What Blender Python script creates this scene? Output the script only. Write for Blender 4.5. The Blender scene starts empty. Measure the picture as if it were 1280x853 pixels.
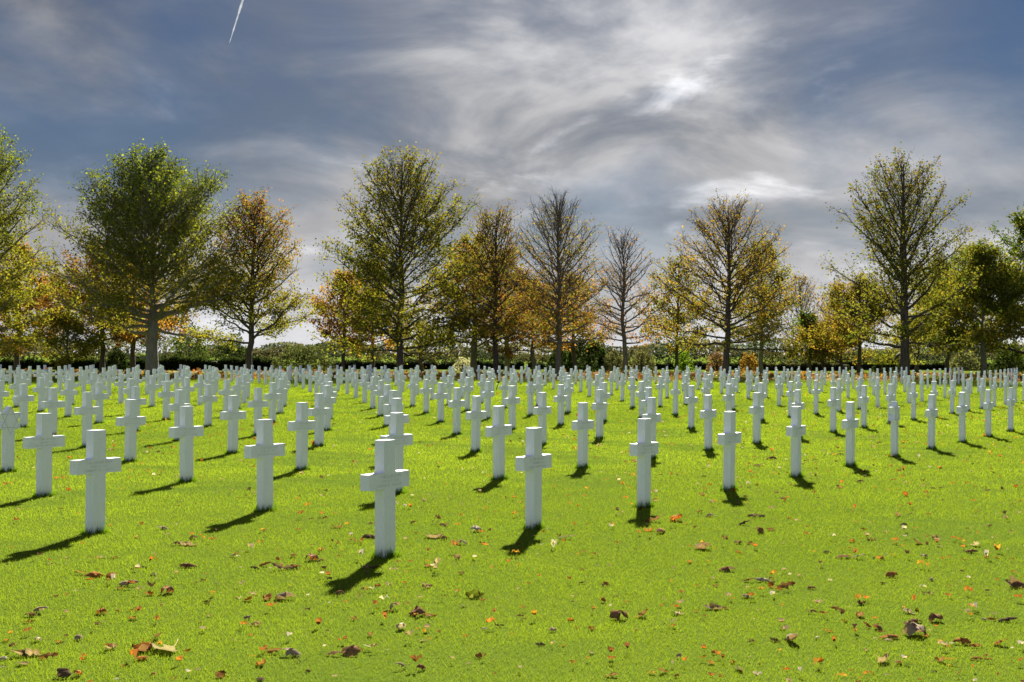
import bpy, bmesh, math, random
import numpy as np
from mathutils import Vector, Matrix
R = math.radians
scene = bpy.context.scene
COL = scene.collection

# ------------------------------------------------------------------ camera
EYE = 1.75            # camera height, m
FPX, U0, V0, ROLL = 1984.0, 640.0, 443.0, 0.003     # focal length and horizon of the 1280 x 853 photograph, px
cam_data = bpy.data.cameras.new('camera')
cam_data.sensor_width = 36.0
cam_data.lens = 36.0 * FPX / 1280.0
cam_data.clip_start, cam_data.clip_end = 0.1, 90000.0
cam = bpy.data.objects.new('camera', cam_data)
COL.objects.link(cam)
cam.matrix_world = (Matrix.Translation((0, 0, EYE)) @ Matrix.Rotation(R(90) + math.atan((V0 - 426.5) / FPX), 4, 'X')
                    @ Matrix.Rotation(ROLL, 4, 'Z'))
scene.camera = cam

# ------------------------------------------------------------------ sky and sun
SUN_EL, SUN_AZ = R(25.5), R(5.2)
SUN_DIR = Vector((math.sin(SUN_AZ) * math.cos(SUN_EL), math.cos(SUN_AZ) * math.cos(SUN_EL), math.sin(SUN_EL)))
SKY_STRENGTH = 0.05
world = bpy.data.worlds.new('World')
scene.world = world
world.use_nodes = True
wt = world.node_tree
wt.nodes.clear()


def wn(kind, **kw):
    n = wt.nodes.new(kind)
    for k, v in kw.items():
        setattr(n, k, v)
    return n


def wmath(op, a, b=None, c=None, clamp=False):
    n = wn('ShaderNodeMath', operation=op, use_clamp=clamp)
    for i, s in enumerate((a, b, c)):
        if s is None:
            continue
        if isinstance(s, (int, float)):
            n.inputs[i].default_value = s
        else:
            wt.links.new(s, n.inputs[i])
    return n.outputs[0]


def wmix(f, a, b):
    n = wn('ShaderNodeMix', data_type='RGBA')
    for i, s in ((0, f), (6, a), (7, b)):
        if isinstance(s, (int, float)):
            n.inputs[i].default_value = s
        elif isinstance(s, tuple):
            n.inputs[i].default_value = (*s, 1.0)
        else:
            wt.links.new(s, n.inputs[i])
    return n.outputs[2]


def wnoise(vec, scale, detail, rough, dist=0.0, lo=0.4, hi=0.65, off=(0, 0, 0), st=(1, 1, 1), rot=0.0):
    m = wn('ShaderNodeMapping')
    m.inputs['Location'].default_value = off
    m.inputs['Rotation'].default_value = (0, 0, rot)
    m.inputs['Scale'].default_value = st
    wt.links.new(vec, m.inputs['Vector'])
    n = wn('ShaderNodeTexNoise')
    n.inputs['Scale'].default_value = scale
    n.inputs['Detail'].default_value = detail
    n.inputs['Roughness'].default_value = rough
    n.inputs['Distortion'].default_value = dist
    wt.links.new(m.outputs[0], n.inputs['Vector'])
    r = wn('ShaderNodeMapRange', interpolation_type='SMOOTHSTEP')
    r.inputs['From Min'].default_value = lo
    r.inputs['From Max'].default_value = hi
    wt.links.new(n.outputs['Fac'], r.inputs['Value'])
    return r.outputs[0]


nish = wn('ShaderNodeTexSky', sky_type='NISHITA', sun_disc=False, sun_elevation=SUN_EL, sun_rotation=SUN_AZ,
          altitude=100.0, air_density=1.0, dust_density=0.0, ozone_density=3.0)
geo = wn('ShaderNodeTexCoord')
sep = wn('ShaderNodeSeparateXYZ')
wt.links.new(geo.outputs['Generated'], sep.inputs[0])
zz = wmath('ADD', wmath('MAXIMUM', sep.outputs[2], 0.0), 0.20)
cu = wmath('DIVIDE', sep.outputs[0], zz)
cv = wmath('DIVIDE', sep.outputs[1], zz)
comb = wn('ShaderNodeCombineXYZ')
wt.links.new(cu, comb.inputs[0])
wt.links.new(cv, comb.inputs[1])
P = comb.outputs[0]
# how close a direction is to the sun: thin cloud scatters sunlight forward
vm = wn('ShaderNodeVectorMath', operation='DOT_PRODUCT')
wt.links.new(geo.outputs['Generated'], vm.inputs[0])
vm.inputs[1].default_value = SUN_DIR
near = wmath('MAXIMUM', vm.outputs['Value'], 0.0)
glow = wmath('POWER', near, 20.0)
broad = wmath('POWER', near, 3.0)
OX, OY = 16.2, 11.7
WX, WY = 29.8, 4.9
veil = wnoise(P, 0.80, 7.0, 0.50, 0.25, 0.36, 0.60, off=(OX, OY, 0), st=(1.5, 0.75, 1), rot=R(-22))
streak = wnoise(P, 1.9, 9.0, 0.56, 0.45, 0.34, 0.74, off=(OX + 1.3, OY + 4.2, 0), st=(1.15, 0.95, 1), rot=R(-24))
wisps = wnoise(P, 2.6, 7.0, 0.55, 0.4, 0.55, 0.80, off=(WX, WY, 0), st=(1.2, 1.0, 1), rot=R(-18))
thick = wmath('MULTIPLY', wmath('MULTIPLY_ADD', veil, 0.95, 0.03), wmath('MULTIPLY_ADD', streak, 0.60, 0.52), clamp=True)
low = wmath('SUBTRACT', 1.0, wmath('MULTIPLY', sep.outputs[2], 5.5), clamp=True)      # long slant path near the horizon
cover = wmath('ADD', thick, wmath('MULTIPLY', low, 0.80), clamp=True)
cl = wn('ShaderNodeCombineColor')
front = wmath('POWER', wmath('MULTIPLY_ADD', vm.outputs['Value'], -0.5, 0.5, clamp=True), 1.5)      # bluish brightness added to cloud behind the camera, fills the crosses' shaded faces
bright = wmath('MULTIPLY_ADD', glow, 3.3, 0.72)
bright = wmath('MULTIPLY', bright, wmath('MULTIPLY_ADD', streak, 0.85, 0.55))
bright = wmath('ADD', bright, wmath('MULTIPLY', wmath('MULTIPLY', wisps, wmath('POWER', near, 10.0)), 5.0))
bright = wmath('ADD', bright, wmath('MULTIPLY', wmath('POWER', low, 2.2), 2.7))
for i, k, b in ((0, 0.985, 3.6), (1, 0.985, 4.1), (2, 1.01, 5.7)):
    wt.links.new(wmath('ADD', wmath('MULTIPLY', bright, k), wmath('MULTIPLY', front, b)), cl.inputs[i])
base = wn('ShaderNodeMix', data_type='RGBA', blend_type='MULTIPLY')
base.inputs[0].default_value = 1.0
wt.links.new(nish.outputs[0], base.inputs[6])
base.inputs[7].default_value = (0.088, 0.104, 0.138, 1)
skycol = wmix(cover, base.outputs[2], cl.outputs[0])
bg = wn('ShaderNodeBackground')
bg.inputs['Strength'].default_value = SKY_STRENGTH
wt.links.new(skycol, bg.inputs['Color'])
wo = wn('ShaderNodeOutputWorld')
wt.links.new(bg.outputs[0], wo.inputs['Surface'])

sun_data = bpy.data.lights.new('sun', 'SUN')
sun_data.energy = 4.3
sun_data.angle = R(1.2)
sun_data.color = (1.0, 0.94, 0.84)
sun = bpy.data.objects.new('sun', sun_data)
COL.objects.link(sun)
sun.rotation_euler = SUN_DIR.to_track_quat('Z', 'Y').to_euler()

scene.view_settings.view_transform = 'Standard'
scene.view_settings.look = 'None'
scene.view_settings.exposure = 2.2
scene.view_settings.gamma = 1.0
scene.render.engine = 'CYCLES'
scene.cycles.max_bounces = 8
scene.cycles.diffuse_bounces = 4
scene.cycles.transparent_max_bounces = 8
scene.cycles.sample_clamp_indirect = 6.0
scene.cycles.use_denoising = True

# ------------------------------------------------------------------ helpers


def tag(o, label=None, cat=None, group=None, kind=None):
    for k, v in (('label', label), ('category', cat), ('group', group), ('kind', kind)):
        if v:
            o[k] = v
    return o


def empty(name, loc=(0, 0, 0), rz=0.0):
    o = bpy.data.objects.new(name, None)
    COL.objects.link(o)
    o.location = loc
    o.rotation_euler = (0, 0, rz)
    o.empty_display_size = 0.2
    return o


def link(name, me, parent=None, mat=None):
    o = bpy.data.objects.new(name, me)
    COL.objects.link(o)
    if mat is not None and not me.materials:
        me.materials.append(mat)
    if parent is not None:
        o.parent = parent
    return o


def np_mesh(name, verts, faces, nside, colors=None, smooth=False):
    """verts (N,3); faces (M,nside) -> one mesh; colors (N,3) become the point attribute 'tint'"""
    me = bpy.data.meshes.new(name)
    verts = np.asarray(verts, np.float32)
    faces = np.asarray(faces, np.int32)
    me.vertices.add(len(verts))
    me.vertices.foreach_set('co', verts.ravel())
    me.loops.add(faces.size)
    me.loops.foreach_set('vertex_index', faces.ravel())
    me.polygons.add(len(faces))
    me.polygons.foreach_set('loop_start', np.arange(0, faces.size, nside, dtype=np.int32))
    if smooth:
        me.polygons.foreach_set('use_smooth', np.ones(len(faces), bool))
    if colors is not None:
        at = me.attributes.new('tint', 'FLOAT_COLOR', 'POINT')
        c = np.ones((len(verts), 4), np.float32)
        c[:, :3] = colors
        at.data.foreach_set('color', c.ravel())
    me.update(calc_edges=True)
    return me


def ground_at(x, y):
    """the ground point the photograph shows at pixel x, y"""
    u = x - U0
    d = FPX * EYE / (y - V0 - ROLL * u)
    return u / FPX * d, d


def size_at(x, y, d):
    """world X and Z of pixel x, y at distance d"""
    u = x - U0
    return u / FPX * d, EYE - (y - V0 - ROLL * u) / FPX * d


ONES = ['zeroth', 'first', 'second', 'third', 'fourth', 'fifth', 'sixth', 'seventh', 'eighth', 'ninth', 'tenth', 'eleventh',
        'twelfth', 'thirteenth', 'fourteenth', 'fifteenth', 'sixteenth', 'seventeenth', 'eighteenth', 'nineteenth']
TENS = {2: ('twentieth', 'twenty'), 3: ('thirtieth', 'thirty'), 4: ('fortieth', 'forty'), 5: ('fiftieth', 'fifty')}


def ordinal(n):
    if n < 20:
        return ONES[n]
    t, o = divmod(n, 10)
    return TENS[t][0] if o == 0 else TENS[t][1] + '-' + ONES[o]


# ------------------------------------------------------------------ materials
class Mat:
    def __init__(self, name):
        self.m = bpy.data.materials.new(name)
        self.m.use_nodes = True
        self.t = self.m.node_tree
        self.t.nodes.clear()
        self.out = self.t.nodes.new('ShaderNodeOutputMaterial')

    def n(self, kind, **kw):
        x = self.t.nodes.new(kind)
        for k, v in kw.items():
            setattr(x, k, v)
        return x

    def l(self, a, b):
        self.t.links.new(a, b)

    def noise(self, vec, scale, detail=4.0, rough=0.55, lo=0.35, hi=0.65):
        x = self.n('ShaderNodeTexNoise')
        x.inputs['Scale'].default_value = scale
        x.inputs['Detail'].default_value = detail
        x.inputs['Roughness'].default_value = rough
        if vec is not None:
            self.l(vec, x.inputs['Vector'])
        r = self.n('ShaderNodeMapRange')
        r.inputs['From Min'].default_value = lo
        r.inputs['From Max'].default_value = hi
        self.l(x.outputs['Fac'], r.inputs['Value'])
        return r.outputs[0]

    def mix(self, f, a, b, blend='MIX'):
        x = self.n('ShaderNodeMix', data_type='RGBA', blend_type=blend)
        for i, s in ((0, f), (6, a), (7, b)):
            if isinstance(s, (int, float)):
                x.inputs[i].default_value = s
            elif isinstance(s, tuple):
                x.inputs[i].default_value = (*s, 1.0)
            else:
                self.l(s, x.inputs[i])
        return x.outputs[2]

    def principled(self, col, rough=0.6, spec=0.3, bump=None, bump_d=0.01):
        p = self.n('ShaderNodeBsdfPrincipled')
        if isinstance(col, tuple):
            p.inputs['Base Color'].default_value = (*col, 1)
        else:
            self.l(col, p.inputs['Base Color'])
        p.inputs['Roughness'].default_value = rough
        p.inputs['Specular IOR Level'].default_value = spec
        if bump is not None:
            b = self.n('ShaderNodeBump')
            b.inputs['Distance'].default_value = bump_d
            b.inputs['Strength'].default_value = 0.6
            self.l(bump, b.inputs['Height'])
            self.l(b.outputs[0], p.inputs['Normal'])
        self.l(p.outputs[0], self.out.inputs['Surface'])
        return p

    def leafy(self, col, trans, gloss=0.0, up=0.0):
        d = self.n('ShaderNodeBsdfDiffuse')
        if up:
            g = self.n('ShaderNodeNewGeometry')
            v = self.n('ShaderNodeMix', data_type='VECTOR')
            v.inputs[0].default_value = up
            v.inputs[5].default_value = (0, 0, 1)
            self.l(g.outputs['Normal'], v.inputs[4])
            nn = self.n('ShaderNodeVectorMath', operation='NORMALIZE')
            self.l(v.outputs[1], nn.inputs[0])
            self.l(nn.outputs[0], d.inputs['Normal'])
        t = self.n('ShaderNodeBsdfTranslucent')
        self.l(col, d.inputs['Color'])
        tc = self.mix(1.0, col, (1.15, 1.1, 0.55), 'MULTIPLY')
        self.l(tc, t.inputs['Color'])
        mx = self.n('ShaderNodeMixShader')
        mx.inputs[0].default_value = trans
        self.l(d.outputs[0], mx.inputs[1])
        self.l(t.outputs[0], mx.inputs[2])
        res = mx.outputs[0]
        if gloss:
            g = self.n('ShaderNodeBsdfGlossy')
            g.inputs['Roughness'].default_value = 0.45
            m2 = self.n('ShaderNodeMixShader')
            m2.inputs[0].default_value = gloss
            self.l(res, m2.inputs[1])
            self.l(g.outputs[0], m2.inputs[2])
            res = m2.outputs[0]
        self.l(res, self.out.inputs['Surface'])


def tint_material(name, trans, gloss=0.0, up=0.0):
    m = Mat(name)
    a = m.n('ShaderNodeAttribute', attribute_name='tint')
    m.leafy(a.outputs['Color'], trans, gloss, up)
    return m.m


# lawn soil and thatch under the blades
m = Mat('lawn')
g = m.n('ShaderNodeNewGeometry')
f1 = m.noise(g.outputs['Position'], 0.35, 5, 0.6)
f2 = m.noise(g.outputs['Position'], 14.0, 6, 0.7)
f3 = m.noise(g.outputs['Position'], 90.0, 3, 0.7)
c = m.mix(f1, (0.130, 0.200, 0.018), (0.155, 0.215, 0.020))
c = m.mix(f2, c, (0.095, 0.160, 0.018))
k = m.n('ShaderNodeMath', operation='MULTIPLY')
k.inputs[1].default_value = 0.45
m.l(f3, k.inputs[0])
c = m.mix(k.outputs[0], c, (0.11, 0.12, 0.035))
m.principled(c, 1.0, 0.0, f3, 0.03)
LAWN = m.m
GRASS = tint_material('grass_blade', 0.42, 0.0, 0.65)
LEAF = tint_material('tree_leaf', 0.50)

m = Mat('marble')
tc = m.n('ShaderNodeTexCoord')
oi = m.n('ShaderNodeObjectInfo')
ad = m.n('ShaderNodeVectorMath', operation='ADD')
m.l(tc.outputs['Object'], ad.inputs[0])
sc = m.n('ShaderNodeVectorMath', operation='SCALE')
sc.inputs['Scale'].default_value = 0.5
m.l(oi.outputs['Location'], sc.inputs[0])
m.l(sc.outputs[0], ad.inputs[1])
st = m.n('ShaderNodeMapping')
st.inputs['Scale'].default_value = (9, 9, 1.2)
m.l(ad.outputs[0], st.inputs[0])
f1 = m.noise(st.outputs[0], 1.5, 6, 0.6, 0.38, 0.72)
f2 = m.noise(ad.outputs[0], 38.0, 4, 0.6, 0.42, 0.75)
c = m.mix(f1, (0.77, 0.80, 0.84), (0.735, 0.765, 0.805))
k = m.n('ShaderNodeMath', operation='MULTIPLY')
k.inputs[1].default_value = 0.30
m.l(f2, k.inputs[0])
c = m.mix(k.outputs[0], c, (0.60, 0.63, 0.65))
# green-grey splash stain close to the turf
sx = m.n('ShaderNodeSeparateXYZ')
m.l(tc.outputs['Object'], sx.inputs[0])
mr = m.n('ShaderNodeMapRange')
mr.inputs['From Min'].default_value = 0.16
mr.inputs['From Max'].default_value = 0.02
mr.inputs['To Max'].default_value = 0.45
m.l(sx.outputs[2], mr.inputs['Value'])
c = m.mix(mr.outputs[0], c, (0.48, 0.52, 0.42))
m.principled(c, 0.65, 0.25, f2, 0.0015)
MARBLE = m.m
m = Mat('engraving')
m.principled((0.52, 0.535, 0.54), 0.8, 0.1)
ENGRAVE = m.m


def bark_material(name, a, b):
    m = Mat(name)
    tc = m.n('ShaderNodeTexCoord')
    mp = m.n('ShaderNodeMapping')
    mp.inputs['Scale'].default_value = (5, 5, 0.9)
    m.l(tc.outputs['Object'], mp.inputs[0])
    f = m.noise(mp.outputs[0], 1.6, 7, 0.65)
    m.principled(m.mix(f, a, b), 0.95, 0.1, f, 0.05)
    return m.m


HEDGE = bark_material('hedge_core', (0.02, 0.035, 0.012), (0.04, 0.055, 0.02))
BARK_DARK = bark_material('bark_dark', (0.055, 0.044, 0.036), (0.11, 0.09, 0.075))
BARK_PALE = bark_material('bark_pale', (0.13, 0.12, 0.085), (0.23, 0.215, 0.165))
BARK_GREY = bark_material('bark_grey', (0.095, 0.08, 0.066), (0.17, 0.145, 0.12))
BARK_GREEN = bark_material('bark_greenish', (0.11, 0.11, 0.07), (0.19, 0.18, 0.12))  # pale greenish tone over trunk and limbs

# ------------------------------------------------------------------ ground
rng = np.random.default_rng(7)
gv, gf = [], []
ys = [-60, 0, 20, 60, 120, 200, 400, 900, 2500, 8000, 20000]
xs = [-16000, -4000, -1200, -400, -120, 0, 120, 400, 1200, 4000, 16000]
for yy in ys:
    for xx in xs:
        gv.append((xx, yy, 0.0))
for r_ in range(len(ys) - 1):
    for c_ in range(len(xs) - 1):
        a = r_ * len(xs) + c_
        gf.append((a, a + 1, a + 1 + len(xs), a + len(xs)))
ground = link('ground', np_mesh('ground', gv, gf, 4), None, LAWN)
tag(ground, 'bright green mown lawn of the burial ground', None, None, 'structure')


# grass: single bent blades, thinning out with distance while they widen
def grass_mesh():
    d0, d1 = 7.0, 125.0
    n = 1100000
    # density per square metre falls with the square of the distance
    d = d0 * (d1 / d0) ** rng.random(n)
    ang = (rng.random(n) - 0.5) * 2 * R(23.5)
    x, y = d * np.sin(ang), d * np.cos(ang)
    far = d / 9.0
    # mottled height and hue
    ph = np.sin(x * 1.7 + 3 * np.sin(y * 0.9)) * np.sin(y * 1.3 + 2 * np.sin(x * 1.1))
    ph2 = np.sin(x * 0.31 + 1.3) * np.sin(y * 0.23 + 0.7) + 0.5 * np.sin(x * 0.11 - y * 0.17)
    h = (0.011 + 0.013 * rng.random(n) + 0.003 * ph) * np.minimum(0.85 + 0.25 * far, 3.2)
    w = 0.0015 * np.maximum(far, 0.9) * (0.7 + 0.6 * rng.random(n))
    az = rng.random(n) * 2 * math.pi
    lean = (0.25 + 0.9 * rng.random(n)) * h
    la = rng.random(n) * 2 * math.pi
    v = np.zeros((n, 3, 3))
    v[:, 0] = np.c_[x - np.cos(az) * w, y - np.sin(az) * w, np.full(n, -0.003)]
    v[:, 1] = np.c_[x + np.cos(az) * w, y + np.sin(az) * w, np.full(n, -0.003)]
    v[:, 2] = np.c_[x + np.cos(la) * lean, y + np.sin(la) * lean, h]
    t = rng.random(n)[:, None]
    c = (1 - t) * np.array([0.175, 0.285, 0.020]) + t * np.array([0.245, 0.345, 0.026])
    q = np.clip(0.5 + 0.5 * ph2 + 0.25 * ph, 0, 1)[:, None]
    c = c * (0.80 + 0.30 * q) + q * np.array([0.016, 0.006, 0.0])
    # thin, dull and clovery patches of irregular outline
    p3 = np.sin(x * 0.83 + 2.2 * np.sin(y * 0.37 + 1)) * np.sin(y * 0.61 + 1.9 * np.sin(x * 0.43)) + 0.6 * np.sin(x * 2.9 + 2 * np.sin(y * 2.3)) * np.sin(y * 2.1 + x)
    dull = np.clip((p3 - 0.15) * 1.1, 0, 1)[:, None]
    c = c * (1 - dull) + dull * np.array([0.135, 0.215, 0.034])
    dry = rng.random(n) < 0.012
    c[dry] = np.array([0.26, 0.24, 0.07])
    f = np.arange(n * 3).reshape(n, 3)
    return np_mesh('grass', v.reshape(-1, 3), f, 3, np.repeat(c, 3, 0))


grass = link('grass', grass_mesh(), None, GRASS)
tag(grass, 'short bright green grass blades covering the lawn', 'grass', None, 'stuff')

# ------------------------------------------------------------------ headstones
# the rows are arcs round one far centre (in eye heights), fitted to the photograph
CX, CY, R0, TH0, DR, DTH = -263.62, 160.93, 304.32, -0.5272, 1.9509, 0.0049
CH = (1984.0, 443.0)


def grave(i, j):
    r = R0 - j * DR
    th = TH0 + i * DTH_EX
    return (CX + r * math.cos(th)) * EYE, (CY + r * math.sin(th)) * EYE, th


DTH_EX = 0.0049
W, T, H = 0.165, 0.098, 1.022          # shaft width, thickness, height
ARM_L, ARM_B, ARM_T, FIL = 0.588, 0.606, 0.742, 0.026


def finish(bm, name, bevel=0.0035):
    if bevel:
        ed = [e for e in bm.edges if len(e.link_faces) == 2 and e.calc_face_angle(0) > 0.7]
        bmesh.ops.bevel(bm, geom=ed, offset=bevel, segments=1, affect='EDGES', profile=0.5)
    bmesh.ops.recalc_face_normals(bm, faces=bm.faces)
    me = bpy.data.meshes.new(name)
    bm.to_mesh(me)
    bm.free()
    return me


def prism(outline, t, name, bevel, open_edges=()):
    """outline (x, z) counter-clockwise, thickness t along y; edges in open_edges get no side face"""
    bm = bmesh.new()
    fr = [bm.verts.new((x, -t / 2, z)) for x, z in outline]
    bk = [bm.verts.new((x, t / 2, z)) for x, z in outline]
    bm.faces.new(fr)
    bm.faces.new(bk[::-1])
    n = len(outline)
    for i in range(n):
        if i in open_edges:
            continue
        j = (i + 1) % n
        bm.faces.new((fr[j], fr[i], bk[i], bk[j]))
    return finish(bm, name, bevel)


def upright_mesh():
    hw, f = W / 2, FIL
    pts = [(-hw, -0.06), (hw, -0.06)]
    open_e = []

    def arc(cx, cz, a0, a1):
        return [(cx + f * math.cos(R(a0 + (a1 - a0) * k / 4)), cz + f * math.sin(R(a0 + (a1 - a0) * k / 4))) for k in range(5)]
    pts += arc(hw + f, ARM_B - f, 180, 90)
    open_e.append(len(pts) - 1)
    pts += arc(hw + f, ARM_T + f, 270, 180)
    pts += [(hw, H), (-hw, H)]
    pts += arc(-hw - f, ARM_T + f, 0, -90)
    open_e.append(len(pts) - 1)
    pts += arc(-hw - f, ARM_B - f, 90, 0)
    return prism(pts, T, 'upright', 0.004, open_e)


def arm_mesh(s):
    a, b = W / 2 + FIL, ARM_L / 2
    o = [(a, ARM_B), (b, ARM_B), (b, ARM_T), (a, ARM_T)]
    if s < 0:
        o = [(-x, z) for x, z in o][::-1]
    k = [i for i in range(4) if abs(abs(o[i][0]) - a) < 1e-6 and abs(abs(o[(i + 1) % 4][0]) - a) < 1e-6]
    return prism(o, T, 'arm', 0.004, k)


def strokes(rows, seed):
    """worn, unreadable cut lettering: short shallow strokes standing in rows on the front face"""
    rr = random.Random(seed)
    vs, fs = [], []

    def bar(x0, z0, x1, z1, w):
        dx, dz = x1 - x0, z1 - z0
        l = math.hypot(dx, dz)
        nx, nz = -dz / l * w / 2, dx / l * w / 2
        y = -T / 2 - 0.0012
        b = len(vs)
        for (px, pz) in ((x0 + nx, z0 + nz), (x0 - nx, z0 - nz), (x1 - nx, z1 - nz), (x1 + nx, z1 + nz)):
            vs.append((px, y, pz))
        fs.append((b, b + 1, b + 2, b + 3))
    for half, z, h in rows:
        x = -half
        while x < half:
            w = h * rr.uniform(0.45, 0.75)
            if rr.random() < 0.14:
                x += w
                continue
            for _ in range(3):
                a = rr.choice(((0, 0, 0, 1), (w, 0, w, 1), (0, 1, w, 1), (0, 0, w, 0), (0, .5, w, .5), (0, 0, w, 1), (0, 1, w, 0)))
                bar(x + a[0], z + a[1] * h, x + a[2], z + a[3] * h, h * 0.13)
            x += w + h * 0.28
    me = bpy.data.meshes.new('inscription')
    me.from_pydata(vs, [], fs)
    me.materials.append(ENGRAVE)
    return me


STAR_R, STAR_Z = 0.236, 0.757


def star_outline(r, cz, cut=0.90):
    pts = []
    for k in range(12):
        a = R(90 + 30 * k)
        rad = r if k % 2 == 0 else r / math.sqrt(3)
        pts.append((rad * math.cos(a), cz + rad * math.sin(a)))
    # blunt top point, as on the stones
    top = pts.pop(0)
    zc = cz + r * cut
    l, rt = pts[0], pts[-1]

    def cutp(p):
        k = (zc - p[1]) / (top[1] - p[1])
        return (p[0] + (top[0] - p[0]) * k, zc)
    return [cutp(rt), cutp(l)] + pts


UP, ARM_R, ARM_LFT = upright_mesh(), arm_mesh(1), arm_mesh(-1)
INS = [strokes(((0.16, 0.700, 0.024), (0.12, 0.664, 0.017), (0.19, 0.628, 0.017)), s) for s in (3, 11, 19)]
SHAFT = prism([(-W / 2, -0.06), (W / 2, -0.06), (W / 2, 0.64), (-W / 2, 0.64)], T - 0.006, 'shaft', 0.004)
STAR = prism(star_outline(STAR_R, STAR_Z), T, 'star_panel', 0.004)
RING = None


def star_carving():
    vs, fs = [], []
    y = -T / 2 - 0.0014
    for flip in (0, 180):
        for k in range(3):
            a0, a1 = R(90 + flip + 120 * k), R(90 + flip + 120 * (k + 1))
            b = len(vs)
            for a, rad in ((a0, 0.205), (a1, 0.205), (a1, 0.188), (a0, 0.188)):
                vs.append((rad * math.cos(a), y - 0.0004 * (flip > 0), STAR_Z + rad * math.sin(a)))
            fs.append((b, b + 1, b + 2, b + 3))
    me = bpy.data.meshes.new('carved_star')
    me.from_pydata(vs, [], fs)
    me.materials.append(ENGRAVE)
    return me


CARVE = star_carving()
for me in (UP, ARM_R, ARM_LFT, SHAFT, STAR):
    me.materials.append(MARBLE)

STARS = {(2, 3), (6, 0), (11, 4), (24, 6), (17, 10)}
graves = []
for j in range(0, 40):
    for i in range(0, 70):
        x, y, th = grave(i, j)
        d = y / EYE
        if d < 3:
            continue
        u = FPX * x / y
        if d > 61.5 - 5.0 * (u / 600.0) ** 2:
            continue
        if abs(u) > 720 + 400 / d:
            continue
        graves.append((d, i, j, x, y, th, u))
graves.sort()
inview = [g for g in graves if abs(g[6]) < 638 + 0.13 * FPX / g[0]]
print('graves', len(graves), 'in view', len(inview))
single = inview[:300]
single_keys = {(g[1], g[2]) for g in single}
rows = {}
for g in inview:
    if abs(g[6]) < 5000:
        rows.setdefault(g[2], []).append(g)
rank = {}
for j, gs in rows.items():
    gs.sort(key=lambda g: g[1])
    for k, g in enumerate(gs):
        rank[(g[1], g[2])] = k + 1
rowname = lambda j: 'the front row' if j == 0 else 'the %s row from the front' % ordinal(j + 1)
SPECIAL = {(0, 0): 'largest and nearest white marble cross, first in the front row',
           (0, 1): 'white marble cross at the near end of the second row, lower left',
           (2, 0): 'white marble cross with piled brown leaves before its foot, third in the front row'}
grave_xy = {}
rr = random.Random(5)
for n, (d, i, j, x, y, th, u) in enumerate(single):
    yaw = th + math.pi / 2 + rr.gauss(0, 0.012)          # the arm lies along the row, the lettering looks outward
    k = (i, j)
    star = k in STARS
    o = empty('star_headstone' if star else 'marble_cross', (x, y, -0.006 + rr.gauss(0, 0.006)), yaw)
    o.rotation_euler = (rr.gauss(0, 0.006), rr.gauss(0, 0.006), yaw)
    grave_xy[k] = (x, y)
    nm = rank.get(k)
    if star:
        side = {(2, 3): 'white marble Star of David headstone cut by the left edge of the picture',
                (6, 0): 'white marble Star of David headstone seen edge-on in the front row'}.get(
                    k, 'white marble Star of David headstone in %s' % rowname(j))
        tag(o, side, 'headstone', 'white marble headstones in curved rows')
        link('shaft', SHAFT, o)
        p = link('star_panel', STAR, o)
        if n < 120:
            link('carved_star', CARVE, p)
        continue
    if k in SPECIAL:
        lab = SPECIAL[k]
    elif nm:
        lab = 'white marble cross, %s from the left in %s' % (ordinal(nm), rowname(j))
    else:
        lab = 'white marble cross just outside the picture edge in %s' % rowname(j)
    tag(o, lab, 'cross', 'white marble headstones in curved rows')
    up = link('upright', UP, o)
    link('arm', ARM_LFT, o)
    link('arm', ARM_R, o)
    if n < 60:
        link('inscription', INS[n % 3], up)['kind'] = 'stuff'

# the farthest rows, too small to pick apart, as one mass
bm = bmesh.new()
for (d, i, j, x, y, th, u) in graves:
    if (i, j) in single_keys:
        continue
    M = Matrix.Translation((x, y, rr.gauss(0, 0.006))) @ Matrix.Rotation(th + math.pi / 2 + rr.gauss(0, 0.012), 4, 'Z')
    parts = (SHAFT, STAR) if rr.random() < 0.03 else (UP, ARM_LFT, ARM_R)
    for me in parts:
        b0 = len(bm.verts)
        bm.from_mesh(me)
        bm.verts.ensure_lookup_table()
        bmesh.ops.transform(bm, matrix=M, verts=bm.verts[b0:])
me = bpy.data.meshes.new('distant_crosses')
bm.to_mesh(me)
bm.free()
far_crosses = link('distant_crosses', me, None, MARBLE)
tag(far_crosses, 'farthest rows of white marble crosses merging before the trees', 'crosses', None, 'stuff')


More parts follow.
